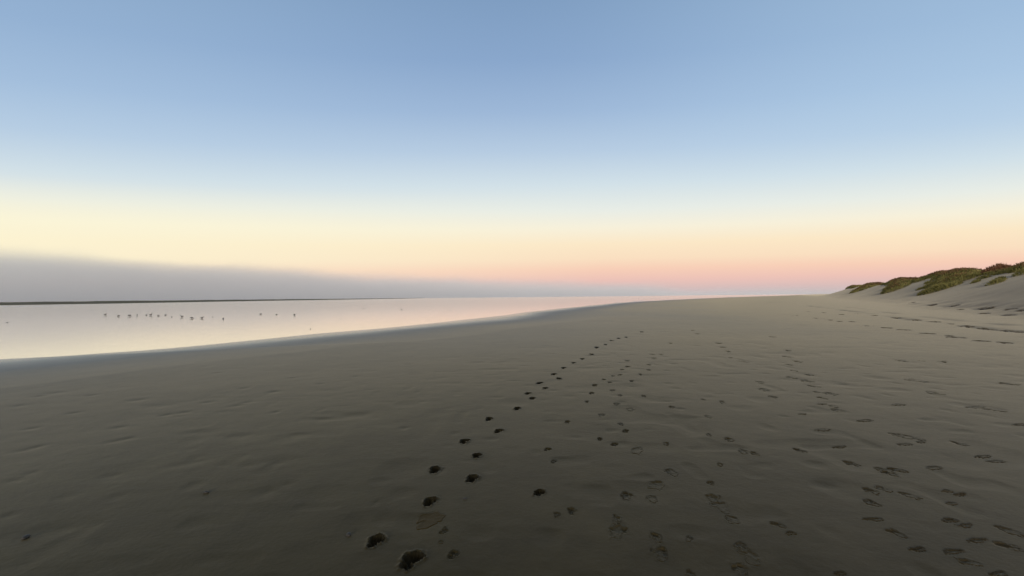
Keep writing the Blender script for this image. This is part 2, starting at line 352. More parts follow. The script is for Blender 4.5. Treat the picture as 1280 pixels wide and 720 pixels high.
# ------------------------------------------------------------------ the ground sheet
fine = np.linspace(-64, 64, 1180); coarse = np.linspace(66, 294, 58)
az = np.radians(np.concatenate([fine, coarse]))          # clockwise from +Y
rad = np.concatenate([np.array([.02, .3, .7]), np.exp(np.arange(math.log(1.1), math.log(13), .0045)), np.exp(np.arange(math.log(13), math.log(70), .011)),
                      np.exp(np.arange(math.log(70), math.log(11000), .03))])
az = np.append(az, az[0] + 2 * math.pi)
RR, AA = np.meshgrid(rad, az, indexing='ij')
GX = RR * np.sin(AA); GY = RR * np.cos(AA)
Z = base_z(GX, GY)
for pl, dp, wd in RUT:
    d, al = seg_dist(GX, GY, pl)
    k = np.exp(-(d / wd) ** 2)
    idx = k > .01
    mod = np.clip(.35 + vnoise(al * .55, al * 0 + wd * 9) * 1.1 + vnoise(al * 1.9, al * 0) * .5, -.1, 1.3)
    Z -= np.where(idx, k * dp * mod, 0)
for x0, y0, hl, dp, an in SCg:
    r0 = math.hypot(x0, y0); i0, i1 = np.searchsorted(rad, [max(r0 - hl * 3 - .3, .02), r0 + hl * 3 + .3])
    X = GX[i0:i1] - x0; Y = GY[i0:i1] - y0
    c_, s_ = math.cos(an), math.sin(an)
    u = (X * c_ + Y * s_) / hl; v = (-X * s_ + Y * c_) / (hl * .55 + .03)
    v = v + .25 * vnoise(u * 2 + x0, v * 0)
    Z[i0:i1] += dp * (-np.exp(-u ** 2 - v ** 2)) 
for q in P:
    R0 = max(q['a'], q['b']) * 2.1; r0 = math.hypot(q['x'], q['y'])
    i0, i1 = np.searchsorted(rad, [max(r0 - R0, .02), r0 + R0])
    u, v = print_uv(q, GX[i0:i1], GY[i0:i1])
    near = (np.abs(u) < 2) & (np.abs(v) < 2)
    h, m_ = print_h(q, np.where(near, u, 9), np.where(near, v, 9))
    drop = (1 - sstep(.75, 1.0, m_)) * (.006 + q['D'] * .0007)
    Z[i0:i1] += np.where(near, h - drop, 0)
v = np.stack([GX, GY, Z], -1).reshape(-1, 3)
me = mesh_np('sand_beach', v, grid_faces(len(rad), len(az))[:, ::-1], SAND)
def sand_state(me, x, y):
    S = shore(x, y)
    wet = 1 - sstep(-1, 13, S + vnoise(x * .2, y * .15) * 1.0)
    wet = wet ** 1.2 * .75 + .26 * (1 - sstep(8, 27, S + vnoise(x * .15, y * .12 + 4) * 4))
    dry = sstep(-6, 16, x * DN[0] + y * DN[1]) * .85 * sstep(12, 26, S)
    edge = 1 - sstep(-.8, 5.5, S + vnoise(x * .3, y * .2) * .8)
    for nm, a in (('wet', np.clip(wet, 0, 1)), ('dry', dry), ('edge', edge)):
        at = me.attributes.new(nm, 'FLOAT', 'POINT'); at.data.foreach_set('value', a.ravel().astype(np.float32))
sand_state(me, GX, GY)
beach = link('sand_beach', me); beach['kind'] = 'structure'

# ------------------------------------------------------------------ footprint things
LAB = {'rut': 'long dark scuff in the worn track lines running below the dunes at right',
       'stain': 'round damp brown stained print among the dark prints near the bottom', 'tiny': 'tiny pair of pricks in the sand right of the round brown stain',
       'main': 'dark deep footprint in the fresh trail curving away from the lower centre', 'narrow': 'small footprint in the narrow scattered trail right of the dark fresh trail',
       'broad': 'broad worn footprint among the old marks up the middle of the beach', 'second': 'faint footprint in the straight trail just right of the middle of the beach',
       'third': 'footprint in the trail running from far centre down to the right', 'fourth': 'shallow slanting footprint in the scattered marks at far right of the beach',
       'dune': 'soft round footprint in the far line nearest the dune foot'}
GRP = {'rut': 'scuffs in the track lines below the dunes', 'stain': 'stained prints', 'tiny': 'tiny pricks in the sand', 'main': 'fresh dark footprint trail', 'narrow': 'narrow small footprint trail', 'broad': 'broad old footprints', 'second': 'faint straight footprint trail',
       'third': 'footprint trail leading down right', 'fourth': 'scattered slanting footprints', 'dune': 'footprint line below the dunes'}
OWN = {('main', 0): 'black oval footprint at the bottom, leftmost of the dark fresh trail', ('main', 1): 'largest black footprint with broken edge, nearest the bottom edge of the photo',
       ('main', 2): 'black oval footprint just above the round damp brown stain', ('main', 3): 'dark footprint with a pale ridge inside, fourth from the bottom of the fresh trail',
       ('main', 4): 'dark footprint fifth from the bottom of the fresh trail, on its left side', ('main', 5): 'dark slim footprint sixth from the bottom of the fresh trail, on its right side',
       ('main', 6): 'dark pointed footprint seventh from the bottom of the fresh trail, on its left side', ('main', 7): 'flat black footprint on the right side of the fresh trail where it narrows',
       ('main', 8): 'flat black footprint on the left side of the fresh trail, ninth from the bottom',
       ('narrow', 3): 'lone black flat footprint to the right of the fresh trail near the bottom', ('narrow', 4): 'dark footprint with soft edge just right of the lone black flat one',
       ('narrow', 6): 'tiny dark split print just right of the largest black footprint', ('narrow', 1): 'small dark print right of the fresh trail in mid sand',
       ('broad', 17): 'large round brownish footprint at the bottom centre with a heel mark above', ('broad', 13): 'wide shallow olive footprint with flat floor at lower centre',
       ('broad', 14): 'grey oval footprint just lower left of the wide olive one', ('broad', 18): 'small dark broken print right of the large round brownish footprint',
       ('broad', 19): 'dark curved sliver of a print below the small broken one', ('second', 14): 'dark footprint with a rusty patch cut by the bottom edge',
       ('third', 11): 'long dark slanting print at the lower end of the third trail', ('fourth', 8): 'small dark print with smeared tail on the right of the beach',
       ('fourth', 4): 'long low smeared print near the right edge in mid sand'}
BYTR = {}
for q in P:
    n = 46 if q['D'] < 6 else (18 if q['D'] < 12 else 12)
    g = np.linspace(-1.55, 1.55, n); U, V = np.meshgrid(g, g)
    rr_ = np.hypot(U, V); K_ = np.maximum(np.abs(U), np.abs(V)) / np.maximum(rr_, 1e-6); U = U * K_; V = V * K_     # square to disc
    c, s = math.cos(q['th']), math.sin(q['th'])
    lx_, ly_ = U * q['a'], V * q['b']
    X = q['x'] + lx_ * c - ly_ * s; Y = q['y'] + lx_ * s + ly_ * c
    u, v_ = print_uv(q, X, Y)
    h, m_ = print_h(q, u, v_)
    lift = .0015 + q['D'] * .0004
    z = base_z(X, Y) + h + lift
    z = z - sstep(1.0, 1.22, m_) * (lift + .004 + q['D'] * .0006) 
    zc = float(base_z(q['x'], q['y']))
    V3 = np.stack([X - q['x'], Y - q['y'], z - zc], -1).reshape(-1, 3)
    F = grid_faces(n, n)
    keep = (m_.ravel()[F].min(1) < 1.18); F = F[keep]
    used_ = np.unique(F); mp = np.full(n * n, -1); mp[used_] = np.arange(len(used_))
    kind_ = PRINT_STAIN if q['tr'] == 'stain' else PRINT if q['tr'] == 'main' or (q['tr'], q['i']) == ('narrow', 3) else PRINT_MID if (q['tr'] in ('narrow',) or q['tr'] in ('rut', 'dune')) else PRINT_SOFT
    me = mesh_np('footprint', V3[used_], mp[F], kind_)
    sand_state(me, X.ravel()[used_], Y.ravel()[used_])
    o = link('footprint', me); o.location = (q['x'], q['y'], zc)
    o['category'] = 'footprint'; o['group'] = GRP[q['tr']]
    o['label'] = OWN.get((q['tr'], q['i']), LAB[q['tr']])

# ------------------------------------------------------------------ water
WATER, t_, b = mat('calm_shallow_water'); K = t_.links
b.inputs['Base Color'].default_value = (.12, .125, .125, 1); b.inputs['Roughness'].default_value = .13; b.inputs['IOR'].default_value = 1.4
gls = nd(t_, 'ShaderNodeBsdfGlossy'); gls.inputs['Roughness'].default_value = .11; gls.inputs['Color'].default_value = (.97, .93, .92, 1)
fr = nd(t_, 'ShaderNodeFresnel'); fr.inputs['IOR'].default_value = 1.4
mxs = nd(t_, 'ShaderNodeMixShader'); K.new(mth(t_, 'ADD', .1, mth(t_, 'MULTIPLY', fr.outputs[0], 1.15), True), mxs.inputs[0])
K.new(b.outputs[0], mxs.inputs[1]); K.new(gls.outputs[0], mxs.inputs[2]); K.new(mxs.outputs[0], t_.nodes['Material Output'].inputs['Surface'])
geo = nd(t_, 'ShaderNodeNewGeometry'); mp_ = nd(t_, 'ShaderNodeMapping'); mp_.inputs['Scale'].default_value = (.6, 1.6, 1); mp_.inputs['Rotation'].default_value = (0, 0, R(-30))
K.new(geo.outputs['Position'], mp_.inputs[0]); nz = nd(t_, 'ShaderNodeTexNoise'); nz.inputs['Scale'].default_value = 1.3; nz.inputs['Detail'].default_value = 3
K.new(mp_.outputs[0], nz.inputs['Vector']); bu = nd(t_, 'ShaderNodeBump'); bu.inputs['Strength'].default_value = .2; bu.inputs['Distance'].default_value = .012
K.new(nz.outputs[0], bu.inputs['Height']); K.new(bu.outputs[0], b.inputs['Normal']); K.new(bu.outputs[0], gls.inputs['Normal'])
B = 14000
me = mesh_np('sea', [(-B, -B, 0), (B, -B, 0), (B, B, 0), (-B, B, 0)], [(0, 1, 2, 3)], WATER)
sea = link('sea', me); sea['kind'] = 'structure'

# ------------------------------------------------------------------ sandbar across the lagoon
BAR, t_, b = mat('sandbar_sand'); K = t_.links
b.inputs['Roughness'].default_value = 1; b.inputs['Specular IOR Level'].default_value = .05
nz = nd(t_, 'ShaderNodeTexNoise'); nz.inputs['Scale'].default_value = .05; geo = nd(t_, 'ShaderNodeNewGeometry'); K.new(geo.outputs['Position'], nz.inputs['Vector'])
r = nd(t_, 'ShaderNodeValToRGB'); K.new(nz.outputs[0], r.inputs[0]); r.color_ramp.elements[0].color = (.15, .14, .10, 1); r.color_ramp.elements[1].color = (.21, .195, .14, 1)
K.new(r.outputs[0], b.inputs['Base Color'])
nrm = []; n1 = 90
pts = []
for i in range(n1):
    k = i / (n1 - 1); px = -260 + 790 * k
    below = np.interp(px, [-260, 0, 160, 320, 430, 500, 530], [5.6, 4.6, 3.6, 2.2, 1.5, .9, .6])
    x, y = on_plane(px, hyo(px) + below, 0)
    pts.append((x, y, below))
vv = []
prof = [(0, -.12), (.02, .16), (.06, .55), (.2, 1.1), (.45, 1.7), (.75, 1.5), (1.0, -.12)]
for i, (x, y, be) in enumerate(pts):
    D = math.hypot(x, y); wdt = 160 + D * .25; tap = min(1, (n1 - 1 - i) / 22)
    for a, zz_ in prof:
        k = 1 + a * wdt / D
        hz = zz_ * (.55 + .45 * tap) * (1 + .12 * float(vnoise(np.array(i * .7), np.array(a * 5)))) if zz_ > 0 else zz_
        vv.append((x * k, y * k, hz))
me = mesh_np('sandbar', vv, grid_faces(n1, len(prof)), BAR)
bar = link('sandbar', me); bar['kind'] = 'structure'

# ------------------------------------------------------------------ thin foam line, and a white strip painting sky glint on the far shore
FOAM, t_, b = mat('foam'); b.inputs['Base Color'].default_value = (.82, .82, .82, 1); b.inputs['Roughness'].default_value = .6
def foam_strip(pts, width, hgt):
    vv = []; ff = []
    pl = np.array([on_plane(px, py, .01) for px, py in pts])
    seg = np.linalg.norm(np.diff(pl, axis=0), axis=1).cumsum(); seg = np.insert(seg, 0, 0)
    n = 160; ss = np.linspace(0, seg[-1], n)
    xs = np.interp(ss, seg, pl[:, 0]); ys = np.interp(ss, seg, pl[:, 1])
    tx = np.gradient(xs); ty = np.gradient(ys); l = np.hypot(tx, ty); nx, ny = -ty / l, tx / l
    wv = vnoise(ss * .05 + 3, ss * 0) * width * .5
    th = np.clip(.35 + vnoise(np.arange(n) * .23, np.arange(n) * 0) * .8, .02, 1)
    for i in range(n):
        for a, h in ((-1, -.01), (-.6, .6), (0, 1), (.6, .6), (1, -.01)):
            vv.append((xs[i] + nx[i] * (wv[i] + a * width * .5 * th[i]), ys[i] + ny[i] * (wv[i] + a * width * .5 * th[i]), h * hgt * th[i] if h > 0 else h))
    return mesh_np('foam', vv, grid_faces(n, 5), FOAM)
for nm, pts, wd, hg in [('surf_foam', [(0, 383.3), (40, 383.0), (82, 382.0)], 3.0, .12),
                        ('shore_sky_glint', [(770, 378.3), (800, 376.3), (830, 374.9), (880, 372.7), (930, 370.9), (960, 369.9)], 1.2, .10)]:  # far shore strip: white colour stands in for sky mirrored in the wet edge
    o = link(nm, foam_strip(pts, wd, hg)); o['kind'] = 'stuff'
    o['category'] = 'foam'; o['label'] = 'thin white line of foam in front of the dark sandbar' if nm == 'surf_foam' else 'thin pale line painting reflected sky where the far beach meets the sea'

# ------------------------------------------------------------------ fog bank lying on the sea
FOG, t_, _b = mat('fog'); K = t_.links
for n in list(t_.nodes):
    if n.type != 'OUTPUT_MATERIAL': t_.nodes.remove(n)
pv = nd(t_, 'ShaderNodeVolumePrincipled'); pv.inputs['Color'].default_value = (.955, .978, 1, 1); pv.inputs['Anisotropy'].default_value = -0.25
K.new(pv.outputs[0], t_.nodes['Material Output'].inputs['Volume'])
FT = [(-700, 62, ), (-300, 66), (0, 65), (100, 57), (200, 48), (320, 40), (450, 30), (600, 22), (750, 16), (900, 8), (1050, 3), (1200, 1), (1500, .5)]
faz = [math.degrees(math.atan2(px - 640, FPX)) for px, h in FT]
fth = [h / math.hypot(FPX, px - 640) for px, h in FT]
faz = [-110, -85] + faz; fth = [.02, .05] + fth
vv = []; na = 150
FP = [(2300, -.0), (2330, .55), (2500, 1.0), (3000, 1.0), (3500, 1.0), (4000, 1.0), (4400, 1.0), (4500, .0)]
for i in range(na):
    a = -108 + i * (108 + 57) / (na - 1)
    h = np.interp(a, faz, fth) * (1 + .05 * float(vnoise(np.array(a * .35), np.array(2.0))) + .02 * float(vnoise(np.array(a * 1.7), np.array(5.0))))
    for d_, k in FP:
        vv.append((math.sin(R(a)) * d_, math.cos(R(a)) * d_, .4 + (h + .020) * d_ * k))
npf = len(FP)
# the fog thins out towards its ragged top
geo = nd(t_, 'ShaderNodeNewGeometry'); sx = nd(t_, 'ShaderNodeSeparateXYZ'); K.new(geo.outputs['Position'], sx.inputs[0])
ln = mth(t_, 'SQRT', mth(t_, 'ADD', mth(t_, 'MULTIPLY', sx.outputs[0], sx.outputs[0]), mth(t_, 'MULTIPLY', sx.outputs[1], sx.outputs[1])))
azn = nd(t_, 'ShaderNodeMapRange'); K.new(mth(t_, 'ARCTAN2', sx.outputs[0], sx.outputs[1]), azn.inputs[0]); azn.inputs[1].default_value = R(-110); azn.inputs[2].default_value = R(62)
hr = nd(t_, 'ShaderNodeValToRGB'); K.new(azn.outputs[0], hr.inputs[0])
for i, (a, h) in enumerate(zip(faz, fth)):
    e = hr.color_ramp.elements[i] if i < 2 else hr.color_ramp.elements.new(.9)
    e.position = (a + 110) / 172; v_ = h * 10; e.color = (v_, v_, v_, 1)
fn = nd(t_, 'ShaderNodeTexNoise'); fn.inputs['Scale'].default_value = .0017; fn.inputs['Detail'].default_value = 4; fm = nd(t_, 'ShaderNodeMapping'); fm.inputs['Scale'].default_value = (1, 1, 4); K.new(geo.outputs['Position'], fm.inputs[0]); K.new(fm.outputs[0], fn.inputs['Vector'])
top = mth(t_, 'MULTIPLY', hr.outputs[0], .1)                      # slope of the top as seen from the beach
slope = mth(t_, 'ADD', mth(t_, 'DIVIDE', sx.outputs[2], ln), mth(t_, 'MULTIPLY', mth(t_, 'SUBTRACT', fn.outputs[0], .5), .065))
dn = nd(t_, 'ShaderNodeMapRange', interpolation_type='SMOOTHERSTEP'); K.new(mth(t_, 'SUBTRACT', mth(t_, 'SUBTRACT', top, .006), slope), dn.inputs[0])
dn.inputs[1].default_value = -.016; dn.inputs[2].default_value = .024; dn.inputs[3].default_value = 0; dn.inputs[4].default_value = .0011
K.new(dn.outputs[0], pv.inputs['Density'])
for i in range(na):
    a = -108 + i * 165 / (na - 1)
F = [tuple(r_) for r_ in grid_faces(na, npf)]
# floor and ends close the body
me = bpy.data.meshes.new('fog_bank')
fl = [(i * npf, i * npf + npf - 1, (i + 1) * npf + npf - 1, (i + 1) * npf) for i in range(na - 1)]
ends = [tuple(range(npf)), tuple(reversed(range((na - 1) * npf, na * npf)))]
me.from_pydata(vv, [], [tuple(int(k) for k in f) for f in F] + fl + ends)
bmh = bmesh.new(); bmh.from_mesh(me); bmesh.ops.recalc_face_normals(bmh, faces=bmh.faces); bmh.to_mesh(me); bmh.free()
fog = link('fog_bank', me, FOG); fog['kind'] = 'stuff'; fog['category'] = 'fog bank'; fog['label'] = 'low grey fog bank lying on the sea along the left horizon'

# ------------------------------------------------------------------ dune plants
def leafmat(name, cols, rough=.7):
    m, t_, b = mat(name); K = t_.links
    at = nd(t_, 'ShaderNodeAttribute', attribute_name='rnd'); r = nd(t_, 'ShaderNodeValToRGB'); K.new(at.outputs['Fac'], r.inputs[0])
    for i, (p, c) in enumerate(cols):
        e = r.color_ramp.elements[i] if i < 2 else r.color_ramp.elements.new(p)
        e.position = p; e.color = (*c, 1)
    K.new(r.outputs[0], b.inputs['Base Color']); b.inputs['Roughness'].default_value = rough; b.inputs['Specular IOR Level'].default_value = .2
    return m
GREEN = leafmat('dune_leaves', [(0, (.07, .075, .022)), (.3, (.16, .15, .045)), (.65, (.28, .25, .08)), (1, (.40, .35, .15))])
BROWN = leafmat('dry_heads', [(0, (.10, .058, .025)), (.5, (.18, .10, .045)), (1, (.26, .16, .075))])
RUST = leafmat('rusty_leaves', [(0, (.09, .040, .018)), (.5, (.20, .095, .045)), (1, (.36, .20, .13))])
def blades(n, rs, spots, hgt, size, up=.75, top_only=False):
    """short leaf blades rooted over a set of mounds (x, y, rx, ry, h)"""
    vv = np.zeros((n, 3, 3)); rn = np.zeros(n); k = 0
    wts = np.array([float(s_[2] * s_[3]) for s_ in spots]); wts /= wts.sum()
    ch = rs.choice(len(spots), n, p=wts)
    for i in range(n):
        x0, y0, rx, ry, h = spots[ch[i]]
        a = rs.rand() * 6.283; q = rs.rand() ** .72 if not top_only else rs.rand() * .75
        lu, lv = q * math.cos(a) * rx, q * math.sin(a) * ry
        x = x0 + lu * DU[0] + lv * DN[0]; y = y0 + lu * DU[1] + lv * DN[1]
        dome = h * max(0, 1 - q * q) ** .6
        lvl = dome * (rs.rand() ** .45 if not top_only else 1.0 + rs.rand() * .12)
        vv[i, :, 0] = x; vv[i, :, 1] = y; vv[i, :, 2] = lvl
        d = Vector((rs.randn() * .6, rs.randn() * .6, up + rs.rand() * .5)).normalized() * size * (.6 + rs.rand() * .9)
        s_ = Vector((rs.randn(), rs.randn(), rs.randn() * .4)).normalized() * size * (.16 + .16 * rs.rand())
        vv[i, 0] += -np.array(s_); vv[i, 1] += np.array(s_); vv[i, 2] += np.array(d)
        clump = .5 + .5 * float(vnoise(np.array(x * .9 / size * .25), np.array(y * .9 / size * .25 + lvl)))
        rn[i] = np.clip(clump * .65 + rs.rand() * .35, 0, 1)
    zb = base_z(vv[:, 0, 0], vv[:, 0, 1]) - .05
    vv[:, :, 2] += zb[:, None]
    return vv, rn
def leaf_mesh(name, vv, rn, m, org):
    n = len(vv); v_ = (vv - np.array(org)[None, None]).reshape(-1, 3)
    me = mesh_np(name, v_, np.arange(n * 3).reshape(n, 3), m, smooth=False)
    at = me.attributes.new('rnd', 'FLOAT', 'FACE'); at.data.foreach_set('value', rn[:len(me.polygons)].astype(np.float32))
    return me
def at_dune(px, c):
    """point on the dune face in the direction of an image column, c metres from the walking line"""
    d = ray(px, 360); k = c / (d.x * DN[0] + d.y * DN[1]); return d.x * k, d.y * k
SHRUBS = [
    ('dune_shrub', 'greyish hazy shrub cover on the very far tip of the dunes', 'low', [(1066, 25, 16, 3, 1.0), (1073, 25, 12, 3, .8)], .2, 0),
    # spots: (px, c, rx along, ry across, h) ; name, label, dry-head share, rusty
    ('dune_shrub', 'dim green shrub low on the far end of the dune, leftmost of all', 'low', [(1076, 19, 9, 3.2, .9), (1082, 22, 10, 3, .8)], .15, 0),
    ('dune_shrub', 'brown topped shrub mound on the crest of the low leftmost dune', 'low', [(1090, 25, 13, 3.5, 1.0), (1098, 25.5, 8, 3, .9)], .55, 0),
    ('dune_shrub', 'dark olive shrub at the lower sand edge of the second dune from the left', 'mid', [(1119, 17.5, 5, 2.4, .9), (1124, 20.5, 6, 3, 1.0)], .1, 0),
    ('dune_shrub', 'brown topped shrub mound crowning the second dune from the left', 'mid', [(1126, 25, 9, 3.5, 1.0), (1137, 23, 7, 3.5, .9)], .45, 0),
    ('dune_shrub', 'long olive shrub joining the second dune to the tallest green mound', 'mid', [(1148, 25.5, 6, 2.4, .7), (1157, 25, 5, 2.6, .8)], .4, 0),
    ('dune_shrub', 'yellow green shrub low on the face of the tallest green mound', 'mid', [(1174, 17.5, 3.6, 2.4, .7), (1180, 20.5, 4, 2.6, .8)], .0, 0),
    ('dune_shrub', 'brown edged shrub on the left shoulder of the tallest green mound', 'mid', [(1168, 25, 4.5, 2.6, .75), (1178, 25.5, 4.5, 2.8, .9)], .45, 0),
    ('dune_shrub', 'bushy dark green shrub on top of the tallest green mound', 'mid', [(1195, 24.5, 5.5, 3.4, 1.1), (1205, 25, 3.6, 3, 1.0)], .3, 0),
    ('dune_shrub', 'deep green shrub covering the right slope of the tallest green mound', 'mid', [(1194, 20.5, 4, 2.8, .8), (1204, 22, 3.2, 2.2, .7)], .05, 0),
    ('rusty_shrub', 'rust and pink shrub with open twigs on the right dune top', 'rust', [(1242, 25.5, 1.6, 1.6, .95), (1250, 25.5, 2.2, 2, 1.25), (1258, 26, 2.0, 2, .95)], 0, 1),
    ('dune_shrub', 'thin greyish green tuft patch on the sand just left of the rusty shrub', 'thin', [(1233, 25, 2.0, 1.0, .3), (1240, 24, 1.6, .9, .25)], .1, 0),
    ('dune_shrub', 'olive shrub on the dune crest right of the rusty shrub', 'mid', [(1266, 25.5, 3.4, 2.4, .5), (1275, 25.5, 3.4, 2.4, .5)], .35, 0),
    ('dune_shrub', 'green shrub on the slope below the rusty shrub', 'mid', [(1258, 24.3, 2.4, 1.2, .5), (1266, 24.3, 2.2, 1.2, .5)], .05, 0),
    ('dune_shrub', 'green shrub cut by the right edge of the photo', 'mid', [(1280, 23.2, 2.4, 1.3, .5), (1290, 24, 3.4, 2.0, .8)], .1, 0),
]
for si, (nm, lab, kind, sp_, dryk, rusty) in enumerate(SHRUBS):
    rs = np.random.RandomState(50 + si)
    spots = [(*at_dune(px, c), rx, ry, h) for px, c, rx, ry, h in sp_]
    x0, y0 = spots[0][0], spots[0][1]; z0 = float(base_z(x0, y0)); D = math.hypot(x0, y0)
    o = bpy.data.objects.new(nm, None); C.objects.link(o); o.location = (x0, y0, z0); o.empty_display_size = .5
    o['label'] = lab; o['category'] = 'shrub'; o['group'] = 'shrubs on the dunes'
    size = .16 + D * .0011
    n = int({'low': 5500, 'mid': 6500, 'rust': 2600, 'thin': 700}[kind])
    vv, rn = blades(n, rs, spots, 1, size)
    link('foliage', leaf_mesh('foliage', vv, rn, RUST if rusty else GREEN, (x0, y0, z0)), None, o)
    if dryk:
        vv, rn = blades(int(n * dryk * .6), rs, spots, 1, size * 1.1, top_only=True)
        link('dry_heads', leaf_mesh('dry_heads', vv, rn, BROWN, (x0, y0, z0)), None, o)
    if rusty:      # bare twigs standing out of the bush
        tw = []
        for k in range(70):
            x, y, rx, ry, h = spots[rs.randint(len(spots))]
            a = rs.rand() * 6.28; q = rs.rand() * .8
            px_, py_ = x + q * rx * math.cos(a) * DU[0], y + q * rx * math.cos(a) * DU[1] + q * ry * math.sin(a) * DN[1]
            zb = float(base_z(px_, py_)); top = Vector((px_ + rs.randn() * .25, py_ + rs.randn() * .25, zb + h * (1.0 + .35 * rs.rand())))
            s_ = .03
            tw += [[(px_ - s_, py_, zb), (px_ + s_, py_, zb), tuple(top)], [(px_, py_ - s_, zb), (px_, py_ + s_, zb), tuple(top)]]
        link('twigs', leaf_mesh('twigs', np.array(tw), rs.rand(len(tw)), BROWN, (x0, y0, z0)), None, o)

# ------------------------------------------------------------------ shorebirds
def simple(name, col, rough=.7):
    m, t_, b = mat(name); nz = nd(t_, 'ShaderNodeTexNoise'); nz.inputs['Scale'].default_value = 30
    tcn = nd(t_, 'ShaderNodeTexCoord'); t_.links.new(tcn.outputs['Object'], nz.inputs['Vector'])
    r = nd(t_, 'ShaderNodeValToRGB'); t_.links.new(nz.outputs[0], r.inputs[0])
    r.color_ramp.elements[0].color = (*[c * .75 for c in col], 1); r.color_ramp.elements[1].color = (*[min(1, c * 1.25) for c in col], 1)
    t_.links.new(r.outputs[0], b.inputs['Base Color']); b.inputs['Roughness'].default_value = rough; return m
FEATHER = simple('brown_grey_feathers', (.16, .14, .125)); WING = simple('dark_wing_feathers', (.05, .043, .038)); PALE = simple('pale_feathers', (.72, .70, .66))
BEAK = simple('beak_horn', (.35, .20, .05), .4); LEG = simple('bird_leg', (.22, .12, .06), .5); EYE_M = simple('bird_eye', (.01, .01, .01), .1)
def loft(secs, nseg=12):
    """secs: (centre, radius across, radius up, axis) -> closed tube"""
    vv = []; ff = []
    for c, ra, rb, ax in secs:
        ax = Vector(ax).normalized(); side = Vector((0, 1, 0)); up = ax.cross(side) * -1
        for k in range(nseg):
            a = 2 * math.pi * k / nseg
            vv.append(Vector(c) + side * math.cos(a) * ra + up * math.sin(a) * rb)
    for i in range(len(secs) - 1):
        for k in range(nseg):
            a, b_ = i * nseg + k, i * nseg + (k + 1) % nseg
            ff.append((a, b_, b_ + nseg, a + nseg))
    ff.append(tuple(reversed(range(nseg)))); ff.append(tuple(range((len(secs) - 1) * nseg, len(secs) * nseg)))
    me = bpy.data.meshes.new('part'); me.from_pydata([tuple(v_) for v_ in vv], [], ff)
    bmh = bmesh.new(); bmh.from_mesh(me); bmesh.ops.recalc_face_normals(bmh, faces=bmh.faces); bmh.to_mesh(me); bmh.free()
    me.polygons.foreach_set('use_smooth', [True] * len(me.polygons)); return me
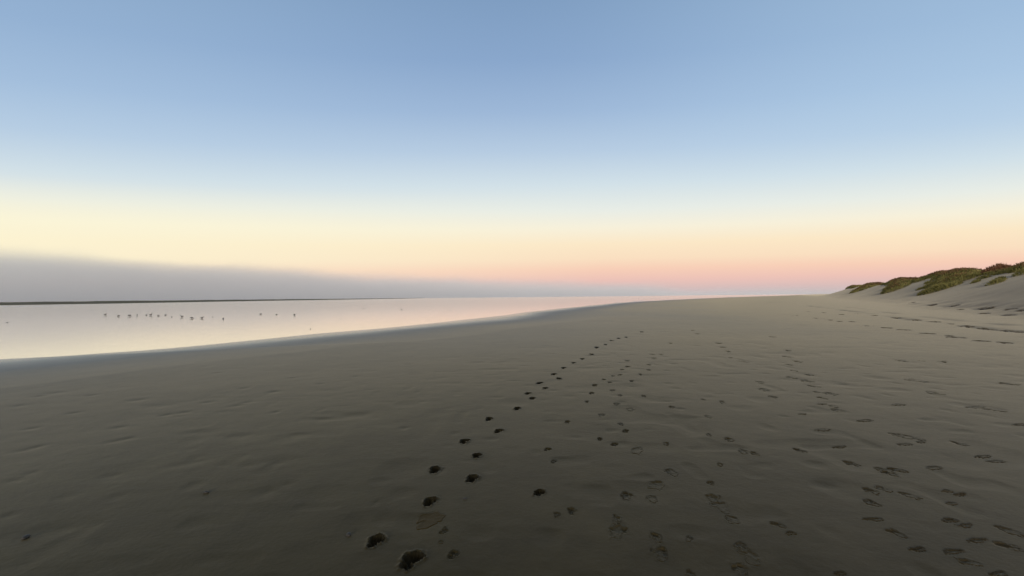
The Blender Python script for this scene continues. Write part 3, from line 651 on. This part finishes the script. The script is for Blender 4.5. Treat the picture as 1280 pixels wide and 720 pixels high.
def bird_parts(kind):
    body_m = FEATHER
    if kind == 'feed':
        head = [((.12, 0, .27), .055, .06, (.8, 0, -.5)), ((.17, 0, .22), .034, .036, (.5, 0, -1)), ((.195, 0, .165), .036, .038, (.4, 0, -1)), ((.21, 0, .13), .03, .032, (.3, 0, -1)), ((.217, 0, .11), .010, .010, (.3, 0, -1))]
        bk = [((.215, 0, .115), .012, .012, (.2, 0, -1)), ((.228, 0, .05), .004, .004, (.2, 0, -1))]; eye = (.205, .033, .15)
    elif kind == 'tall':
        head = [((.12, 0, .32), .05, .055, (.5, 0, .8)), ((.15, 0, .38), .03, .03, (.3, 0, 1)), ((.165, 0, .45), .032, .034, (.5, 0, .8)), ((.19, 0, .485), .034, .033, (1, 0, .1)), ((.222, 0, .482), .018, .016, (1, 0, -.1)), ((.232, 0, .48), .006, .006, (1, 0, 0))]
        bk = [((.228, 0, .481), .012, .012, (1, 0, 0)), ((.30, 0, .468), .003, .003, (1, 0, 0))]; eye = (.20, .031, .49)
    else:
        head = [((.12, 0, .31), .052, .06, (.7, 0, .6)), ((.155, 0, .35), .036, .036, (.4, 0, .9)), ((.175, 0, .39), .036, .038, (.6, 0, .6)), ((.205, 0, .405), .034, .033, (1, 0, 0)), ((.235, 0, .40), .018, .016, (1, 0, -.1)), ((.245, 0, .398), .006, .006, (1, 0, 0))]
        bk = [((.24, 0, .399), .012, .012, (1, 0, 0)), ((.30, 0, .385), .003, .003, (1, 0, 0))]; eye = (.212, .031, .412)
    secs = [((-.25, 0, .235), .012, .006, (1, 0, .1)), ((-.20, 0, .235), .035, .015, (1, 0, .1)), ((-.13, 0, .24), .055, .045, (1, 0, .1)), ((-.05, 0, .245), .078, .075, (1, 0, .05)),
            ((.03, 0, .255), .082, .085, (1, 0, .1)), ((.09, 0, .275), .070, .078, (1, 0, .3))] + head
    parts = [('body', loft(secs), body_m)]
    parts.append(('beak', loft(bk, 8), BEAK))
    for s in (1, -1):
        if kind == 'flap':
            me = loft([((.07, 0, 0), .05, .012, (0, .02, 1)), ((.05, 0, .0), .05, .012, (0, .02, 1))], 6)
            bm = bmesh.new()
            P_ = [(.10, .06, .30), (-.08, .06, .30), (-.06, .20, .50), (.08, .20, .50), (-.10, .30, .68), (.02, .30, .70), (-.14, .34, .80)]
            top = [bm.verts.new((x, y * s, z)) for x, y, z in P_]; bot = [bm.verts.new((x, (y + .012) * s, z - .008)) for x, y, z in P_]
            for a in ((0, 1, 2, 3), (3, 2, 4, 5)):
                bm.faces.new([top[i] for i in a]); bm.faces.new([bot[i] for i in reversed(a)])
            bm.faces.new([top[i] for i in (5, 4, 6)]); bm.faces.new([bot[i] for i in (6, 4, 5)])
            for a, b_ in ((0, 1), (1, 2), (2, 4), (4, 6), (6, 5), (5, 3), (3, 0)): bm.faces.new((top[a], top[b_], bot[b_], bot[a]))
            bmesh.ops.recalc_face_normals(bm, faces=bm.faces); me = bpy.data.meshes.new('wing'); bm.to_mesh(me); bm.free()
        else:
            me = loft([((-.27, .018 * s, .25), .004, .006, (1, 0, .1)), ((-.20, .042 * s, .255), .012, .022, (1, 0, .1)), ((-.10, .068 * s, .265), .016, .045, (1, 0, .05)), ((.0, .080 * s, .27), .016, .052, (1, 0, .05)), ((.075, .068 * s, .285), .010, .03, (1, 0, .1)), ((.095, .06 * s, .29), .003, .006, (1, 0, .1))], 10)
        parts.append(('wing', me, PALE if kind == 'flap' else WING))
        lg = loft([((-.0 + .012 * s, .035 * s, .20), .012, .012, (0, 0, -1)), ((.0 + .005 * s, .035 * s, .12), .006, .006, (-.1, 0, -1)), ((.01, .036 * s, .105), .008, .008, (0, 0, -1)), ((.005, .036 * s, .006), .005, .005, (0, 0, -1)), ((.02, .036 * s, .0), .016, .004, (.5, 0, -1))], 7)
        parts.append(('leg', lg, LEG))
        bm = bmesh.new(); bmesh.ops.create_uvsphere(bm, u_segments=8, v_segments=6, radius=.006, matrix=Matrix.Translation((eye[0], eye[1] * s, eye[2])))
        me = bpy.data.meshes.new('eye'); bm.to_mesh(me); bm.free(); parts.append(('eye', me, EYE_M))
    return parts
PROTO = {}
for k in ('stand', 'feed', 'tall', 'flap'):
    PROTO[k] = bird_parts(k)
    for n_, me, m_ in PROTO[k]: me.materials.append(m_); me.name = n_
ROW = 'the loose row of birds on the wet flats'
BIRDS = [  # px, py of the feet, kind, yaw (deg), scale, label
    (131.8, 394, 'stand', 10, 1.15, 'dark shorebird, leftmost and largest of the loose row in the shallows'),
    (148.3, 395.6, 'feed', 170, 1.1, 'head down dark shorebird, second from the left of the loose row'),
    (161.8, 395.4, 'feed', 5, 1.25, 'head down dark shorebird just left of the one raising its wings'),
    (171.3, 394.6, 'flap', 120, 1.0, 'shorebird raising both pale wings above its back in the shallows'),
    (182.9, 394.2, 'stand', 80, .8, 'small shorebird just right of the one raising its wings'),
    (188.5, 394.4, 'tall', 60, 1.15, 'tallest upright shorebird with stretched neck in the shallows'),
    (197.9, 395.2, 'stand', 200, .9, 'shorebird just right of the tallest upright one'),
    (207, 394.2, 'stand', 20, .85, 'shorebird eighth from the left of the loose row'),
    (214.5, 396.4, 'feed', 150, .7, 'small faint head down shorebird in the middle of the loose row'),
    (227.4, 396.6, 'stand', 185, 1.1, 'dark shorebird standing alone just right of the small faint one'),
    (239.7, 398.2, 'feed', 10, 1.05, 'head down shorebird, fourth from the right of the loose row'),
    (252.5, 398.2, 'stand', 15, 1.0, 'shorebird facing right, third from the right end of the loose row'),
    (266, 396.4, 'feed', 90, .6, 'tiny faint shorebird, second from the right end of the loose row'),
    (279, 399, 'stand', 100, .85, 'shorebird at the right end of the loose row'),
    (8.7, 403.3, 'stand', 30, .55, 'lone shorebird near the left edge, nearer than the row'),
    (325.8, 393, 'feed', 0, .95, 'faint shorebird, leftmost of the scattered three right of the row'),
    (345.7, 393.4, 'feed', 180, .8, 'faint shorebird, middle of the scattered three right of the row'),
    (368, 394, 'stand', 70, 1.0, 'dark shorebird, rightmost of the scattered three right of the row'),
    (388, 411.5, 'stand', 100, .35, 'small shorebird close to the near water edge, left of centre'),
    (454.7, 386, 'feed', 5, .8, 'far faint shorebird below the thin end of the sandbar'),
    (502, 387.2, 'feed', 175, .8, 'far faint shorebird on the pink water right of the sandbar end'),
    (562.5, 388, 'stand', 80, .75, 'far lone shorebird nearest the beach, rightmost of all birds'),
]
for px, py, kind, yaw, sc, lab in BIRDS:
    x, y = on_plane(px, py, 0); zb = float(base_z(x, y))
    o = bpy.data.objects.new('shorebird', None); C.objects.link(o); o.location = (x, y, zb); o.rotation_euler = (0, 0, R(yaw)); o.scale = (sc * .78,) * 3; o.empty_display_size = .2
    o['label'] = lab; o['category'] = 'bird'; o['group'] = 'shorebirds on the wet flats'
    for n_, me, m_ in PROTO[kind]:
        link(n_, me, None, o)

# ------------------------------------------------------------------ small stones and shell bits
STONE = simple('dark_stone', (.035, .032, .026), .6); SHELL = simple('shell', (.30, .27, .22), .5)
for px, py, w_, m_, nm, lab in [(436, 669, 6, STONE, 'pebble', 'small black pebble left of the nearest dark footprints'), (257.5, 616, 5, STONE, 'pebble', 'small dark pebble alone on the smooth sand at left'),
        (33, 672, 6, STONE, 'pebble', 'dark pebble in the shallow scour at bottom left'),
        (581, 624, 4, STONE, 'pebble', 'tiny pebble right of the fresh dark trail')]:
    x, y, D = hit(px, py); r_ = w_ * D / 590 * .5
    bm = bmesh.new(); bmesh.ops.create_icosphere(bm, subdivisions=3, radius=r_)
    for v_ in bm.verts:
        n_ = 1 + .22 * float(vnoise(np.array(v_.co.x / r_ * 1.3 + px), np.array(v_.co.y / r_ * 1.3 + v_.co.z / r_)))
        v_.co = Vector((v_.co.x * n_ * 1.15, v_.co.y * n_ * .8, v_.co.z * n_ * (.55 if m_ is STONE else .22)))
    me = bpy.data.meshes.new(nm); bm.to_mesh(me); bm.free(); me.polygons.foreach_set('use_smooth', [True] * len(me.polygons))
    o = link(nm, me, m_); o.location = (x, y, float(base_z(x, y)) + r_ * .2); o.rotation_euler = (0, 0, px)
    o['label'] = lab; o['category'] = nm.replace('_', ' '); o['group'] = 'small stones and shell bits on the sand'

rs = np.random.RandomState(9)
for k in range(26):
    px = rs.uniform(1078, 1282); c_ = rs.uniform(17.5, 24.5); x, y = at_dune(px, c_); z0 = float(base_z(x, y)); D = math.hypot(x, y)
    sz = rs.uniform(.6, 1.3) * (1 + D / 160)
    vv, rn = blades(int(170 + 90 * sz), rs, [(x, y, .8 * sz, .45 * sz, .22 * sz)], 1, .14 + D * .0009)
    o = link('grass_tuft', leaf_mesh('grass_tuft', vv, rn, GREEN, (x, y, z0))); o.location = (x, y, z0)
    o['label'] = 'small loose grass tuft on the bare sand slope between the dune shrubs'; o['category'] = 'grass tuft'; o['group'] = 'loose grass tufts on the dune slope'
